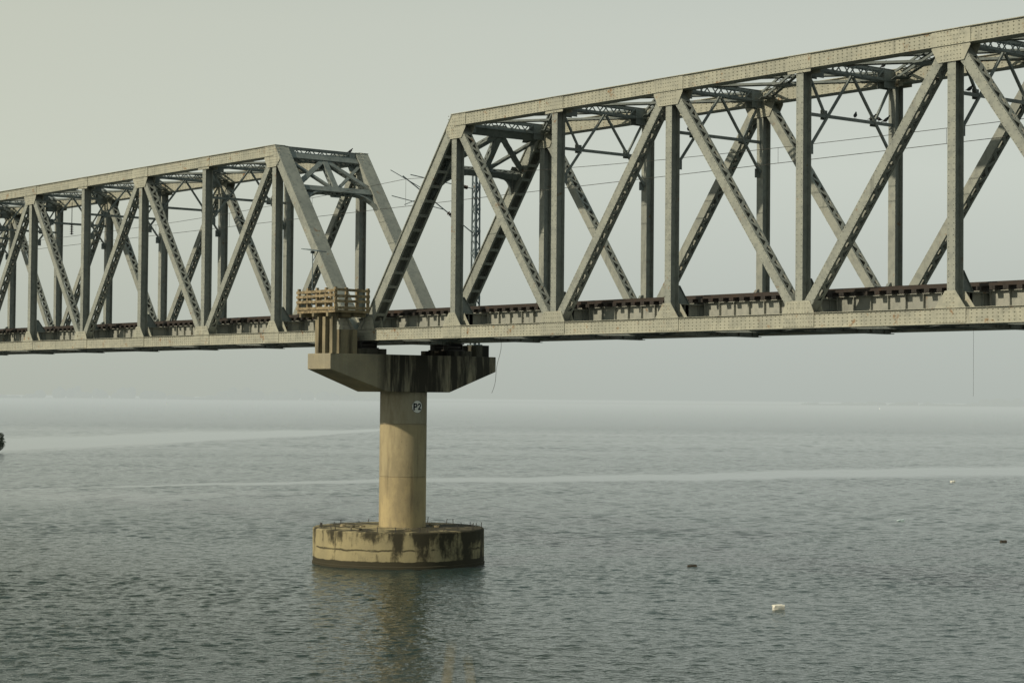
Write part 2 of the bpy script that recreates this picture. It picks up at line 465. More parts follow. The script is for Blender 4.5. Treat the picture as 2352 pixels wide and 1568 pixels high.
    # top struts, laterals
    for k in range(1, NP):
        u = k * P; m = MB()
        m.lattice((u - 0.16, 0.27, H + 0.02), (u - 0.16, WT - 0.27, H + 0.02), ZU, 0.5, 0.11, 0.42)
        m.lattice((u + 0.16, 0.27, H + 0.02), (u + 0.16, WT - 0.27, H + 0.02), ZU, 0.5, 0.11, 0.42)
        for a, b in ((0.27, 0.95), (WT - 0.95, WT - 0.27)):
            for s in (-1, 1):
                m.box(u + s * 0.19 - 0.006, u + s * 0.19 + 0.006, a, b, H - 0.52, H + 0.2)
        m.build('cross_strut', M['steel_in'], root)
    for k in range(1, NP - 1):
        for s in (-1, 1):
            y0, y1 = (0.3, WT - 0.3) if s == 1 else (WT - 0.3, 0.3)
            a, b = V((k * P + 0.4, y0, H + 0.05)), V(((k + 1) * P - 0.4, y1, H + 0.05))
            m = MB(); hd = ZU.cross(b - a).normalized()
            for zz in (-0.15, 0.15):
                m.lattice(a + ZU * (zz + 0.01 * s), b + ZU * (zz + 0.01 * s), hd, 0.36, 0.1, 0.4)
            for e in (a + (b - a) * 0.06, b - (b - a) * 0.06):
                m.hexa(e - ZU * (0.19 - 0.01 * s), (b - a).normalized() * 0.45, hd * 0.34, ZU * 0.008)
            if s == 1:
                m.hexa((a + b) / 2 - ZU * 0.2, UX * 0.5, VY * 0.4, ZU * 0.008)
            m.build('lateral_brace', M['steel_in'], root)
    # sway frames
    ZS = H - 1.95; ZL = H - 3.4
    for k in range(2, NP - 1):
        u = k * P; m = MB()
        q1, q2 = WT * 0.25, WT * 0.75
        m.angle((u, 0.25, ZS), (u, WT - 0.25, ZS), 0.13, UX)
        m.beam((u + 0.05, 0.25, ZL), (u + 0.05, WT / 2 - 0.05, H - 0.25), 0.10, 0.09, UX)
        m.beam((u + 0.05, WT - 0.25, ZL), (u + 0.05, WT / 2 + 0.05, H - 0.25), 0.10, 0.09, UX)
        m.beam((u - 0.05, 0.25, H - 0.3), (u - 0.05, q1 - 0.1, ZS), 0.10, 0.08, UX)
        m.beam((u - 0.05, WT - 0.25, H - 0.3), (u - 0.05, q2 + 0.1, ZS), 0.10, 0.08, UX)
        for v in (q1 - 0.1, q2 + 0.1):
            m.box(u - 0.12, u - 0.105, v - 0.2, v + 0.2, ZS - 0.2, ZS + 0.2)
        for v, g in ((0.25, 1), (WT - 0.25, -1)):
            m.box(u - 0.01, u + 0.01, min(v, v + g * 0.3), max(v, v + g * 0.3), ZL - 0.2, ZL + 0.2)
        m.build('sway_brace', M['steel_in'], root)
    # portals at each end
    for e in (0, 1):
        top = V((P, 0, H)) if e == 0 else V((9 * P, 0, H))
        dn = V((-P, 0, -H)).normalized() if e == 0 else V((P, 0, -H)).normalized()
        nn = dn.cross(VY)
        def pt(v, a): return top + dn * a + VY * v
        m = MB()
        m.laced(pt(0.26, 0.35), pt(WT - 0.26, 0.35), 0.42, 0.36, nn, pitch=0.34, ends=0.5, bw=0.08)
        m.laced(pt(0.26, 2.7), pt(WT - 0.26, 2.7), 0.34, 0.34, nn, pitch=0.34, ends=0.5, bw=0.08)
        m.laced(pt(WT / 2, 0.6), pt(WT / 2, 2.6), 0.34, 0.30, nn, pitch=0.34, ends=0.3, bw=0.08)
        m.laced(pt(0.35, 2.45), pt(WT / 2 - 0.2, 0.6), 0.26, 0.26, nn, pitch=0.3, ends=0.4, bw=0.07)
        m.laced(pt(WT - 0.35, 2.45), pt(WT / 2 + 0.2, 0.6), 0.26, 0.26, nn, pitch=0.3, ends=0.4, bw=0.07)
        m.laced(pt(0.4, 0.62), pt(WT / 2 - 0.2, 2.5), 0.16, 0.16, nn, pitch=0.3, ends=0.4, bw=0.06)
        m.laced(pt(WT - 0.4, 0.62), pt(WT / 2 + 0.2, 2.5), 0.16, 0.16, nn, pitch=0.3, ends=0.4, bw=0.06)
        for v, g in ((0.26, 1), (WT - 0.26, -1)):
            pts = []
            for i in range(7):
                f = i / 6
                pts.append(pt(v + g * (1.5 * (1 - math.sin(f * PI / 2))), 2.85 + 1.75 * (1 - math.cos(f * PI / 2))))
            for i in range(6): m.beam(pts[i], pts[i + 1], 0.26, 0.10, nn)
            m.prism([pt(v, 2.86) - nn * 0.01] + [x - nn * 0.01 for x in pts[1:-1]] , nn * 0.02)
        for v in (0.6, WT / 2, WT - 0.6):
            m.hexa(pt(v, 0.5) - nn * 0.2, VY * 0.4, dn * 0.4, nn * 0.008)
            m.hexa(pt(v, 2.65) - nn * 0.2, VY * 0.35, dn * 0.32, nn * 0.008)
        m.build('portal_brace', M['steel_in'], root)
    return root

right = make_span()
right['label'] = 'nearer steel truss span rising to the right edge, its sloping end post dark underneath'
left = copy_tree(right)
left.location = world(-1.18 - NP * P, 0, ZB)
left['label'] = 'farther steel truss span on the left, ending above the plank platform on the pier'

# ------------------------------------------------------------------ railway track
trk = thing('railway_track', world(0, WT / 2, ZB + 1.0), RZ, 'rusty railway track lying on the girders through both steel spans', 'railway track')
for g in (-1, 1):
    m = MB(); v = g * 0.86; a, b = -77.0, 76.0
    m.box(a, b, v - 0.07, v + 0.07, 0.17, 0.19); m.box(a, b, v - 0.01, v + 0.01, 0.19, 0.30); m.box(a, b, v - 0.036, v + 0.036, 0.30, 0.345)
    m.build('rail', M['rail'], trk)
for g in (-1, 1):
    m = MB(); v = g * 1.22; a, b = -77.0, 76.0
    m.box(a, b, v - 0.10, v + 0.10, 0.155, 0.27)
    m.build('guard_timber', M['rail'], trk)
def sleeper_geo(m, u):
    m.box(u - 0.125, u + 0.125, -1.42, 1.42, 0.002, 0.15)
    for g in (-1, 1):
        m.box(u - 0.09, u + 0.09, g * 0.86 - 0.15, g * 0.86 + 0.15, 0.152, 0.168)
        m.box(u - 0.03, u + 0.03, g * 1.424 - 0.003, g * 1.424 + 0.003, 0.04, 0.12)
m = MB(); sleeper_geo(m, 0); s0 = m.build('sleeper', M['sleeper'], trk)
rest = MB(); cnt = 0; first = True
us = [-76.6 + i * 0.62 for i in range(245)]
for u in us:
    if -20 <= u <= 41.5 and cnt < 100:
        if first: s0.location = (u, 0, 0); first = False
        else:
            c = s0.copy(); C.objects.link(c); c.parent = trk; c.location = (u, 0, 0)
        cnt += 1
    else: sleeper_geo(rest, u)
so = rest.build('sleeper', M['sleeper'], trk); so['kind'] = 'stuff'

# ------------------------------------------------------------------ pier
pc = world(-0.59, WT / 2, 0)
pier = thing('bridge_pier', pc, RZ, 'round concrete pier with hammerhead cap and broad drum base marked P2', 'bridge pier')
PX, PY = -0.10, -0.15      # the drum base sits a little off the column
m = MB()
R = 4.50
m.lathe([(R, -1.5), (R, -0.02), (R + 0.03, 0.0), (R + 0.03, 0.12), (R, 0.16), (R, 1.80), (R - 0.06, 1.86), (1.0, 1.90)], 128)
pcap = m.build('pile_cap', M['pile'], pier, (PX, PY, 0))
for vtx in pcap.data.vertices:
    an = math.atan2(vtx.co.y, vtx.co.x)
    k = 0.025 * mnoise.noise(V((vtx.co.x * 1.3, vtx.co.y * 1.3, vtx.co.z * 2)))
    if vtx.co.length > 3: vtx.co.x += k * math.cos(an); vtx.co.y += k * math.sin(an); vtx.co.z += 0.02 * mnoise.noise(V((vtx.co.x * 2, vtx.co.y * 2, 5)))
rnd = random.Random(3)
for i in range(30):
    an = 2 * PI * i / 30 + rnd.uniform(-0.08, 0.08); r = R - rnd.uniform(0.12, 0.5); hh = rnd.uniform(0.10, 0.36)
    m = MB(); m.tube((0, 0, 0), (rnd.uniform(-.05, .05), rnd.uniform(-.05, .05), hh), 0.02, 6)
    m.build('rebar_stub', M['bearing'], pier, (PX + r * math.cos(an), PY + r * math.sin(an), 1.86))
for i in range(9):
    an = rnd.uniform(0, 2 * PI); r = rnd.uniform(1.8, 4.0); w = rnd.uniform(0.12, 0.3)
    m = MB(); m.prism([(w * math.cos(a) * rnd.uniform(.6, 1), w * math.sin(a) * rnd.uniform(.6, 1), 0) for a in (0, 1.1, 2.2, 3.4, 4.4, 5.4)], (0.03, 0.02, rnd.uniform(0.06, 0.14)))
    m.build('concrete_lump', M['post'], pier, (PX + r * math.cos(an), PY + r * math.sin(an), 1.88))
m = MB(); r = 1.235
m.lathe([(r, 1.85), (r, 4.50), (r - 0.015, 4.51), (r - 0.015, 4.53), (r, 4.54), (r, 7.25), (r - 0.015, 7.26), (r - 0.015, 7.28), (r, 7.29), (r, 8.97)], 96)
m.build('column', M['column'], pier)
# hammerhead cap, slightly narrower at its ends
m = MB()
prof = [(-5.35, 10.08, 10.88, 1.05), (-2.0, 8.95, 10.88, 1.38), (2.0, 8.95, 10.88, 1.38), (5.35, 10.08, 10.88, 1.05)]
vs = []
for (v, zb, zt, w) in prof: vs += [(-w, v, zb), (w, v, zb), (w, v, zt), (-w, v, zt)]
fs = [(0, 3, 2, 1), (12, 13, 14, 15)]
for i in range(3):
    a = i * 4; b = a + 4
    for j in range(4): fs.append((a + j, a + (j + 1) % 4, b + (j + 1) % 4, b + j))
m.add(vs, fs); hc = m.build('pier_cap', M['capc'], pier)
bv = hc.modifiers.new('bevel', 'BEVEL'); bv.width = 0.03; bv.segments = 2
for uu in (-0.59, 0.59):
    for vv in (-WT / 2, WT / 2):
        m = MB(); m.box(uu - 0.55, uu + 0.55, vv - 0.85, vv + 0.85, 10.882, 11.16); m.build('pedestal', M['darkc'], pier)
        m = MB()
        m.box(uu - 0.36, uu + 0.36, vv - 0.5, vv + 0.5, 11.162, 11.22)
        m.tube((uu, vv - 0.44, 11.36), (uu, vv + 0.44, 11.36), 0.145, 20)
        m.box(uu - 0.34, uu + 0.34, vv - 0.5, vv + 0.5, 11.50, 11.565)
        for g in (-1, 1): m.box(uu - 0.2, uu + 0.2, vv + g * 0.48 - 0.02, vv + g * 0.48 + 0.02, 11.221, 11.499)
        m.build('bearing', M['bearing'], pier)
m = MB(); m.box(-0.95, 1.0, -4.75, -3.68, 10.882, 12.1); m.build('end_block', M['post'], pier)
m = MB(); m.box(-0.55, 0.75, 4.25, 5.1, 10.882, 11.5); m.build('end_block', M['darkc'], pier)
# number roundel painted on the column, facing along the track
r = 1.235
def wrap2(y, z, off):
    a = y / r
    return ((r + off) * math.cos(a), (r + off) * math.sin(a), z)
zc = 8.19
m = MB(); rings = [0.0, 0.08, 0.16, 0.24, 0.33]; n = 40
vs = [wrap2(0, zc, 0.006)]
for q in rings[1:]:
    for i in range(n): vs.append(wrap2(q * math.cos(2 * PI * i / n), zc + q * math.sin(2 * PI * i / n), 0.006))
fs = [(0, 1 + i, 1 + (i + 1) % n) for i in range(n)]
for k in range(3):
    o = 1 + k * n
    for i in range(n): fs.append((o + i, o + n + i, o + n + (i + 1) % n, o + (i + 1) % n))
m.add(vs, fs); rd = m.build('number_roundel', M['white'], pier)
def stroke(m, pts, w, off):
    for i in range(len(pts) - 1):
        a, b = V(pts[i]), V(pts[i + 1]); d = (b - a); L = d.length; d /= L; nn = V((-d.y, d.x)); a = a - d * w * 0.3; b = b + d * w * 0.3
        q = [a + nn * w / 2, a - nn * w / 2, b - nn * w / 2, b + nn * w / 2]
        o = off + 0.0015 * i
        m.add([wrap2(x.x, zc + x.y, o) for x in q], [(0, 1, 2, 3)])
m = MB()
vs = []
for q in (0.320, 0.333):
    for i in range(n): vs.append(wrap2(q * math.cos(2 * PI * i / n), zc + q * math.sin(2 * PI * i / n), 0.012))
m.add(vs, [(i, (i + 1) % n, n + (i + 1) % n, n + i) for i in range(n)])
m.build('ring', M['black'], rd)
m = MB()
stroke(m, [(-0.20, -0.165), (-0.20, 0.165)], 0.085, 0.012)
stroke(m, [(-0.20, 0.14), (-0.08, 0.14), (-0.045, 0.105), (-0.045, 0.03), (-0.08, -0.005), (-0.18, -0.005)], 0.07, 0.02)
m.build('letter', M['black'], rd)
m = MB()
stroke(m, [(0.055, 0.08), (0.08, 0.14), (0.165, 0.14), (0.205, 0.10), (0.205, 0.035), (0.065, -0.135), (0.225, -0.135)], 0.07, 0.012)
m.build('digit', M['black'], rd)

# ------------------------------------------------------------------ refuge platform on the near end of the cap
pl = thing('refuge_platform', world(-0.85, -1.55, 10.882), RZ, 'brown plank-railed refuge platform on posts at the near end of the pier', 'platform')
z0 = 12.95 - 10.882
U0, U1, V0, V1 = -1.75, 1.75, -1.05, 1.05
m = MB(); m.box(U0, U1, V0, V1, z0, z0 + 0.13)
m.build('floor_slab', M['plank'], pl)
for uu in (-1.3, -0.1, 1.2):
    m = MB(); m.box(uu - 0.09, uu + 0.09, V0 - 0.12, V1 + 0.1, z0 - 0.2, z0 - 0.002); m.build('joist', M['post'], pl)
for uu, w in ((-0.02, 0.16), (0.62, 0.13), (1.28, 0.13)):
    m = MB(); m.box(uu - w, uu + w, -0.97, -0.70, 0.002, z0 - 0.202); m.build('support_post', M['post'], pl)
posts = [(U0 + 0.06 + i * (U1 - U0 - 0.12) / 4, V0 + 0.06) for i in range(5)] + [(U1 - 0.06, V0 + 0.06 + i * (V1 - V0 - 0.12) / 3) for i in (1, 2, 3)] + [(U0 + 0.06, V0 + 0.06 + i * (V1 - V0 - 0.12) / 3) for i in (1, 2, 3)]
zr = z0 + 0.132
for (a, b) in posts:
    m = MB(); m.box(a - 0.065, a + 0.065, b - 0.065, b + 0.065, zr - 0.1, zr + 1.12 + rnd.uniform(-0.03, 0.05)); m.build('railing_post', M['plank'], pl)
for zz in (0.12, 0.42, 0.72, 0.98):
    for kind in range(3):
        m = MB(); j = rnd.uniform(-0.025, 0.025); hgt = 0.068
        if kind == 0: m.hexa(((U0 + U1) / 2, V0 - 0.03, zr + zz + j), ((U1 - U0) / 2 + 0.05, 0, rnd.uniform(-.02, .02)), (0, 0.022, 0), (0, 0, hgt))
        elif kind == 1: m.hexa((U1 + 0.03, (V0 + V1) / 2, zr + zz + j), (0, (V1 - V0) / 2, rnd.uniform(-.02, .02)), (0.022, 0, 0), (0, 0, hgt))
        else: m.hexa((U0 - 0.03, (V0 + V1) / 2, zr + zz + j), (0, (V1 - V0) / 2, rnd.uniform(-.02, .02)), (0.022, 0, 0), (0, 0, hgt))
        m.build('rail_plank', M['plank'], pl)

# small lamp pole rising by the platform
lp = thing('lamp_pole', world(-2.3, -1.9, 13.085), RZ, 'thin pole with a small flat tilted panel at the left end of the platform', 'lamp')
m = MB(); m.tube((0, 0, 0), (0, 0, 3.15), 0.025, 8); m.build('pole', M['mast'], lp)
m = MB(); m.hexa((0.1, 0, 3.18), (0.75, 0, -0.10), (0, 0.3, 0), (0.003, 0, 0.02)); m.box(-0.08, 0.08, -0.08, 0.08, 3.02, 3.15)
m.build('panel', M['mast'], lp)
m = MB(); m.beam((0, 0, 2.6), (0.5, 0, 3.1), 0.03, 0.03, VY); m.build('strut', M['mast'], lp)

# ------------------------------------------------------------------ overhead line
mv = 4.70 + WT / 2
ms = thing('overhead_line_mast', world(-0.59, mv, 11.502), RZ, 'blue-grey lattice mast with bracket arms standing behind the end posts above the pier', 'mast')
m = MB(); hm = 9.4; a = 0.17
for su in (-1, 1):
    for sv in (-1, 1):
        m.beam((su * a, sv * a, 0), (su * a * 0.8, sv * a * 0.8, hm), 0.07, 0.07, UX)
z = 0.2; k = 0
while z < hm - 0.4:
    g = 1 if k % 2 else -1; f = 1 - 0.2 * z / hm
    for s in (-1, 1):
        m.beam((g * a * f, s * a * f, z), (-g * a * f, s * a * f, z + 0.4), 0.05, 0.012, UX)
        m.beam((s * a * f, g * a * f, z), (s * a * f, -g * a * f, z + 0.4), 0.05, 0.012, VY)
    if k % 3 == 0: m.box(-a * f - 0.04, a * f + 0.04, -a * f - 0.04, a * f + 0.04, z - 0.07, z + 0.07)
    z += 0.4; k += 1
m.build('lattice_mast', M['mast'], ms)
m = MB(); m.box(-0.3, 0.3, -0.3, 0.3, 0.0, 0.06); m.build('base_plate', M['mast'], ms)
tv = -4.70
m = MB()
m.tube((0, -0.2, 17.6 - 11.5), (0, tv - 0.2, 20.35 - 11.5), 0.03, 8)
m.tube((0, -0.2, 20.0 - 11.5), (0, tv + 0.3, 20.45 - 11.5), 0.025, 8)
m.tube((0, -2.2, 18.75 - 11.5), (0, tv - 0.9, 19.25 - 11.5), 0.022, 8)
m.tube((0, tv + 0.6, 19.1 - 11.5), (0.1, tv - 0.15, 18.82 - 11.5), 0.018, 8)
m.tube((0, tv - 1.0, 20.6 - 11.5), (0, tv + 1.0, 19.8 - 11.5), 0.02, 8)
ca = m.build('bracket_arm', M['mast'], ms)
def insul(m, p, q, r0=0.05, r1=0.11, nd=6):
    p, q = V(p), V(q)
    m.tube(p, q, r0 * 0.6, 8)
    for i in range(nd):
        c = p + (q - p) * ((i + 0.5) / nd); d = (q - p).normalized() * 0.02
        m.tube(c - d, c + d, r1, 12, r0)
m = MB(); d = (V((0, tv - 0.2, 20.35 - 11.5)) - V((0, -0.2, 6.1))).normalized(); b0 = V((0, -0.2, 6.1))
insul(m, b0 + d * 1.3, b0 + d * 2.0); m.build('insulator', M['insulator'], ca)
m = MB(); insul(m, (0, -0.6, 20.04 - 11.5), (0, -1.2, 20.1 - 11.5)); m.build('insulator', M['insulator'], ca)

ol = thing('overhead_line', world(-0.59, WT / 2, 18.75), RZ, 'pair of thin overhead wires running lengthwise through both truss spans', 'wires')
def cat(u):
    x = min(abs(u + 0.0) / 38.6, 2.0)
    return 1.45 - 0.85 * min(x, 1.0) - 0.25 * math.sin(min(x, 1.0) * PI)
m = MB(); m.path([(u, 0, 0) for u in range(-76, 77, 8)], 0.013); m.build('contact_wire', M['wire'], ol)
m = MB(); m.path([(u, 0, cat(u)) for u in range(-76, 77, 4)], 0.012); m.build('catenary_wire', M['wire'], ol)
for u in range(-72, 76, 9):
    m = MB(); m.tube((u, 0, 0.0), (u, 0, cat(u)), 0.008, 5); m.build('dropper', M['wire'], ol)
hi = thing('hanging_insulator', world(-39.28, WT / 2, 19.45), RZ, 'small dark insulator hanging from the bracing inside the left span', 'insulator')
m = MB(); insul(m, (0, 0, 0.0), (0, 0, 0.75), 0.08, 0.15, 5); m.build('insulator_body', M['insulator'], hi)
m = MB(); m.tube((0, 0, 0.7), (0, 0, 2.2), 0.025, 6); m.build('hanger_rod', M['wire'], hi)

# loose wires below the bridge
def loose(name, top, bottom, bend, wob, rad, label):
    a, b = V(top), V(bottom); m = MB(); pts = []
    for i in range(15):
        f = i / 14
        q = a.lerp(b, f) + V((bend * math.sin(f * PI) + wob * math.sin(f * 9), 0, 0)); pts.append(q - a)
    m.path(pts, rad, 5)
    o = m.build(name, M['wire'], None, a); tag(o, label, 'wire'); return o
a = world(11.1, 0.0, ZB - 0.32)
loose('loose_wire', a, a + V((-0.42, 0, -2.65)), 0.10, 0.05, 0.010, 'loose bent wire dangling beside the right end of the pier cap')
a = world(38.0, 1.2, ZB - 0.42)
loose('loose_wire', a, a + V((0.0, 0, -2.55)), 0.0, 0.0, 0.005, 'straight thin wire dangling from the nearer span near the right edge')

# ------------------------------------------------------------------ birds
def bird_mesh():
    m = MB(); n = 10
    prof = [(-0.19, 0.055, 0.028, 0.006), (-0.13, 0.068, 0.03, 0.014), (-0.08, 0.085, 0.045, 0.04), (-0.03, 0.105, 0.062, 0.062), (0.03, 0.13, 0.068, 0.07), (0.075, 0.165, 0.055, 0.058), (0.10, 0.20, 0.036, 0.038), (0.115, 0.228, 0.032, 0.034), (0.135, 0.245, 0.030, 0.030), (0.155, 0.243, 0.018, 0.018), (0.165, 0.24, 0.008, 0.008), (0.19, 0.235, 0.002, 0.002)]
    vs = []
    for x, z, ry, rz in prof:
        for i in range(n):
            an = 2 * PI * i / n; vs.append((x, ry * math.cos(an), z + rz * math.sin(an)))
    fs = []
    for k in range(len(prof) - 1):
        for i in range(n): fs.append((k * n + i, k * n + (i + 1) % n, (k + 1) * n + (i + 1) % n, (k + 1) * n + i))
    fs.append(tuple(range(n))); L = (len(prof) - 1) * n; fs.append(tuple(range(L, L + n)))
    m.add(vs, fs, True)
    for s in (-1, 1):
        m.tube((0.01, s * 0.025, 0.0), (-0.005, s * 0.028, 0.08), 0.006, 5)
        m.beam((-0.015, s * 0.025, 0.004), (0.04, s * 0.027, 0.004), 0.02, 0.008, VY)
    return m
bsrc = None
zst = ZB + H - 1.95 + 0.008
birds = [
 (4 * P, 3.05, zst + 0.0, 1.2, 'leftmost of the dark birds in a row on the upper right cross bar'),
 (4 * P, 4.1, zst, 0.2, 'second bird from the left in the row on the upper right cross bar'),
 (4 * P, 4.5, zst, 2.4, 'third bird from the left in the row on the upper right cross bar'),
 (4 * P, 4.95, zst, -0.6, 'rightmost bird in the row on the upper right cross bar'),
 (3 * P, 0.95, zst, 1.6, 'lone bird on the cross bar left of the middle of the nearer span'),
 (5 * P, 0.8, zst, 0.5, 'lone bird perched on the cross bar beside the rightmost tall post'),
 (4 * P + 0.16, 4.6, ZB + H + 0.28, -1.0, 'bird perched high on the roof bracing of the nearer span'),
 (-1.18 - P - 0.16, 4.9, ZB + H + 0.28, 0.8, 'bird on top of the end frame of the left span'),
]
for (u, v, z, rz, lab) in birds:
    if bsrc is None: b = bsrc = bird_mesh().build('bird', M['bird'])
    else: b = bsrc.copy(); C.objects.link(b)
    b.location = world(u, v, z); b.rotation_euler = (0, 0, rz); b.scale = (1.15,) * 3
    tag(b, lab, 'bird', 'birds perched on the bridge')

# ------------------------------------------------------------------ floating debris
def wpt(x, y):   # place on the river surface
    yh = 911 + 0.009 * (x - 1176); Z = CAMZ * 4639 / (y - yh)
    return V(((x - 1176) / 4639 * Z, Z, 0))
def chunk(name, mat, loc, dims, rz, label, cat, seed, lump=0.12, sub=2):
    bm = bmesh.new(); bmesh.ops.create_cube(bm, size=1.0)
    bmesh.ops.subdivide_edges(bm, edges=bm.edges, cuts=sub, use_grid_fill=True)
    for v in bm.verts:
        nz = V((mnoise.noise(v.co * 2.3 + V((seed, 0, 0))), mnoise.noise(v.co * 2.3 + V((0, seed, 0))), mnoise.noise(v.co * 2.3 + V((0, 0, seed)))))
        v.co += nz * lump; v.co.x *= dims[0]; v.co.y *= dims[1]; v.co.z *= dims[2]
    me = bpy.data.meshes.new(name); bm.to_mesh(me); bm.free(); me.materials.append(mat)
    o = bpy.data.objects.new(name, me); C.objects.link(o)
    o.location = (loc.x, loc.y, dims[2] * 0.25); o.rotation_euler = (0.06, -0.08, rz)
    b = o.modifiers.new('bevel', 'BEVEL'); b.width = 0.012; b.segments = 2
    return tag(o, label, cat, 'rubbish floating on the river')
chunk('foam_block', M['foam'], wpt(1791, 1397), (0.44, 0.30, 0.25), 0.3, 'white foam block floating in the lower right water, nearest to us', 'debris', 1.3)
chunk('driftwood', M['wood'], wpt(1593, 1300), (0.46, 0.20, 0.14), 0.1, 'low dark driftwood piece floating to the right of the pier base', 'debris', 4.1, 0.2)
chunk('driftwood', M['wood'], wpt(2306, 1244), (0.38, 0.22, 0.16), 0.2, 'brown chunk floating close to the right edge', 'debris', 7.7)
chunk('plastic_sheet', M['plastic'], wpt(2071, 1196), (0.50, 0.30, 0.15), 0.1, 'pale bluish scrap floating between the foam block and the far water', 'debris', 9.2, 0.25)
chunk('foam_block', M['foam'], wpt(2190, 1107), (0.45, 0.35, 0.24), 0.3, 'most distant white speck of rubbish, on the pale streak at right', 'debris', 12.4, 0.2)

# ------------------------------------------------------------------ half-drowned bush at the left edge
sh = thing('bush', (-75.0, 290, 0), 0, 'dark leafy bush standing in the water at the left edge', 'bush')
m = MB(); m.tube((0, 0, -0.4), (0.1, 0, 1.2), 0.16, 8, 0.10)
for i in range(7):
    an = i * 0.9; m.tube((0.1, 0, 0.8 + 0.05 * i), (1.5 * math.cos(an), 1.5 * math.sin(an), 1.6 + 0.2 * (i % 4)), 0.06, 6, 0.02)
m.build('trunk', M['bark'], sh)
m = MB(); rb = random.Random(5)
cl = [(rb.uniform(-1.7, 1.7), rb.uniform(-1.5, 1.5), rb.uniform(0.7, 2.6), rb.uniform(0.6, 1.0)) for i in range(20)] + [(1.5, 0, 1.9, 0.9), (1.6, 0, 1.1, 0.8)]
for (x, y, z, rr) in cl:
    for i in range(170):
        d = V((rb.gauss(0, 1), rb.gauss(0, 1), rb.gauss(0, 1))).normalized() * rr * rb.uniform(0.5, 1.0)
        c = V((x, y, z)) + d; c.z = max(c.z, 0.15)
        a = V((rb.gauss(0, 1), rb.gauss(0, 1), rb.gauss(0, 1))).normalized(); b = a.orthogonal().normalized()
        s = rb.uniform(0.08, 0.17)
        m.add([c - a * s, c + b * s * 0.5, c + a * s, c - b * s * 0.5], [(0, 1, 2, 3)])
m.build('crown', M['leaf'], sh)

# ------------------------------------------------------------------ dry grass by the camera, rooted on the bank
gr = thing('dry_grass', (-0.125, 3.0, 7.1), 0, 'blurred dry yellow grass blades poking up at the bottom edge', 'grass')
def blade(pts, w):
    m = MB(); pts = [V(p) for p in pts]; n = len(pts); vs = []
    for i, p in enumerate(pts):
        ww = w * (1 - (i / (n - 1)) ** 2.5) + 0.001
        vs += [p + V((-ww, 0.004, 0)), p, p + V((ww, 0.004, 0))]
    fs = []
    for i in range(n - 1):
        for j in (0, 1): fs.append((i * 3 + j, i * 3 + j + 1, i * 3 + j + 4, i * 3 + j + 3))
    m.add(vs, fs, True); m.build('blade', M['straw'], gr)
blade([(-0.02 + 0.03 * (i / 8) ** 1.0 + (-0.03 + 0.06 * (i / 8) ** 2), 0, 1.285 * i / 8) for i in range(9)], 0.016)
blade([(0.19 - 0.13 * (i / 8) ** 1.6, 0.15, 1.245 * i / 8) for i in range(9)], 0.007)

# ------------------------------------------------------------------ the river: one sheet, with real waves where they can be seen
rs = np.random.RandomState(4)
def sstep(x): x = np.clip(x, 0, 1); return x * x * (3 - 2 * x)
def wset(n, l0, l1, slope, spread):
    lam = np.exp(rs.uniform(math.log(l0), math.log(l1), n))
    ang = PI / 2 + 0.2 + rs.normal(0, spread, n)
    k = 2 * PI / lam
    sl = slope * math.sqrt(2.0 / n)
    return k * np.cos(ang), k * np.sin(ang), rs.uniform(0, 2 * PI, n), sl / k
SA = wset(60, 0.34, 1.0, 0.100, 0.75)      # fine ripples, near
SB = wset(48, 0.95, 1.9, 0.105, 0.75)      # middle
SC = wset(44, 1.7, 3.6, 0.105, 0.75)       # far
gl = rs.uniform(14, 60, 10); ga = PI / 2 + rs.normal(0, 0.5, 10); gp = rs.uniform(0, 2 * PI, 10)
def calmness(X, Y):
    wob = 5.0 * np.sin(X * 0.11) + 3.0 * np.sin(X * 0.29 + 1.3) + 1.5 * np.sin(X * 0.71 + 0.4)
    wa = np.maximum(0.15 * X + 7.0, 0.6)
    ma = sstep((1.4 - np.abs(Y - (0.6385 * X + 214.6) + 0.4 * wob) / wa) / 0.9) * 0.85
    wb = np.maximum(-1.7 * X - 30, 2.0)
    mb = sstep((1.3 - np.abs(Y - (3.74 * X + 645) + 2 * wob) / wb) / 0.8) * 0.95
    cc = sstep((1.2 - np.abs(Y - 165 - 0.9 * (X + 40) - wob) / np.maximum(-0.5 * X - 6, 0.5)) / 1.0) * 0.4
    return np.maximum(np.maximum(ma, mb), cc)
def waves(X, Y):
    Z = np.zeros_like(X); G = np.zeros_like(X)
    for i in range(10): G += np.sin(2 * PI / gl[i] * (np.cos(ga[i]) * X * 0.6 + np.sin(ga[i]) * Y) + gp[i])
    G = 0.96 + 0.06 * G
    fa = 1 - sstep((Y - 110) / 40)
    fb = (0.35 + 0.65 * sstep((Y - 100) / 50)) * (1 - sstep((Y - 290) / 70))
    fc = sstep((Y - 280) / 80)
    for S, f in ((SA, fa), (SB, fb), (SC, fc)):
        if f.max() <= 0: continue
        T = np.zeros_like(X)
        for kx, ky, ph, am in zip(*S): T += am * np.sin(kx * X + ky * Y + ph)
        Z += T * f
    w = np.where(Y < 150, 40.0, np.where(Y < 360, np.minimum(40 + (Y - 150) * 3.6, 95.0), np.minimum(95 + (Y - 360) * 3, 175.0)))
    edge = sstep((w - np.abs(X)) / 4) * sstep((Y - 54) / 3) * sstep((650 - Y) / 150)
    return Z * np.clip(G, 0.6, 1.3) * (1 - 0.96 * calmness(X, Y)) * edge
parts_v, parts_f, parts_c = [], [], []; off = 0
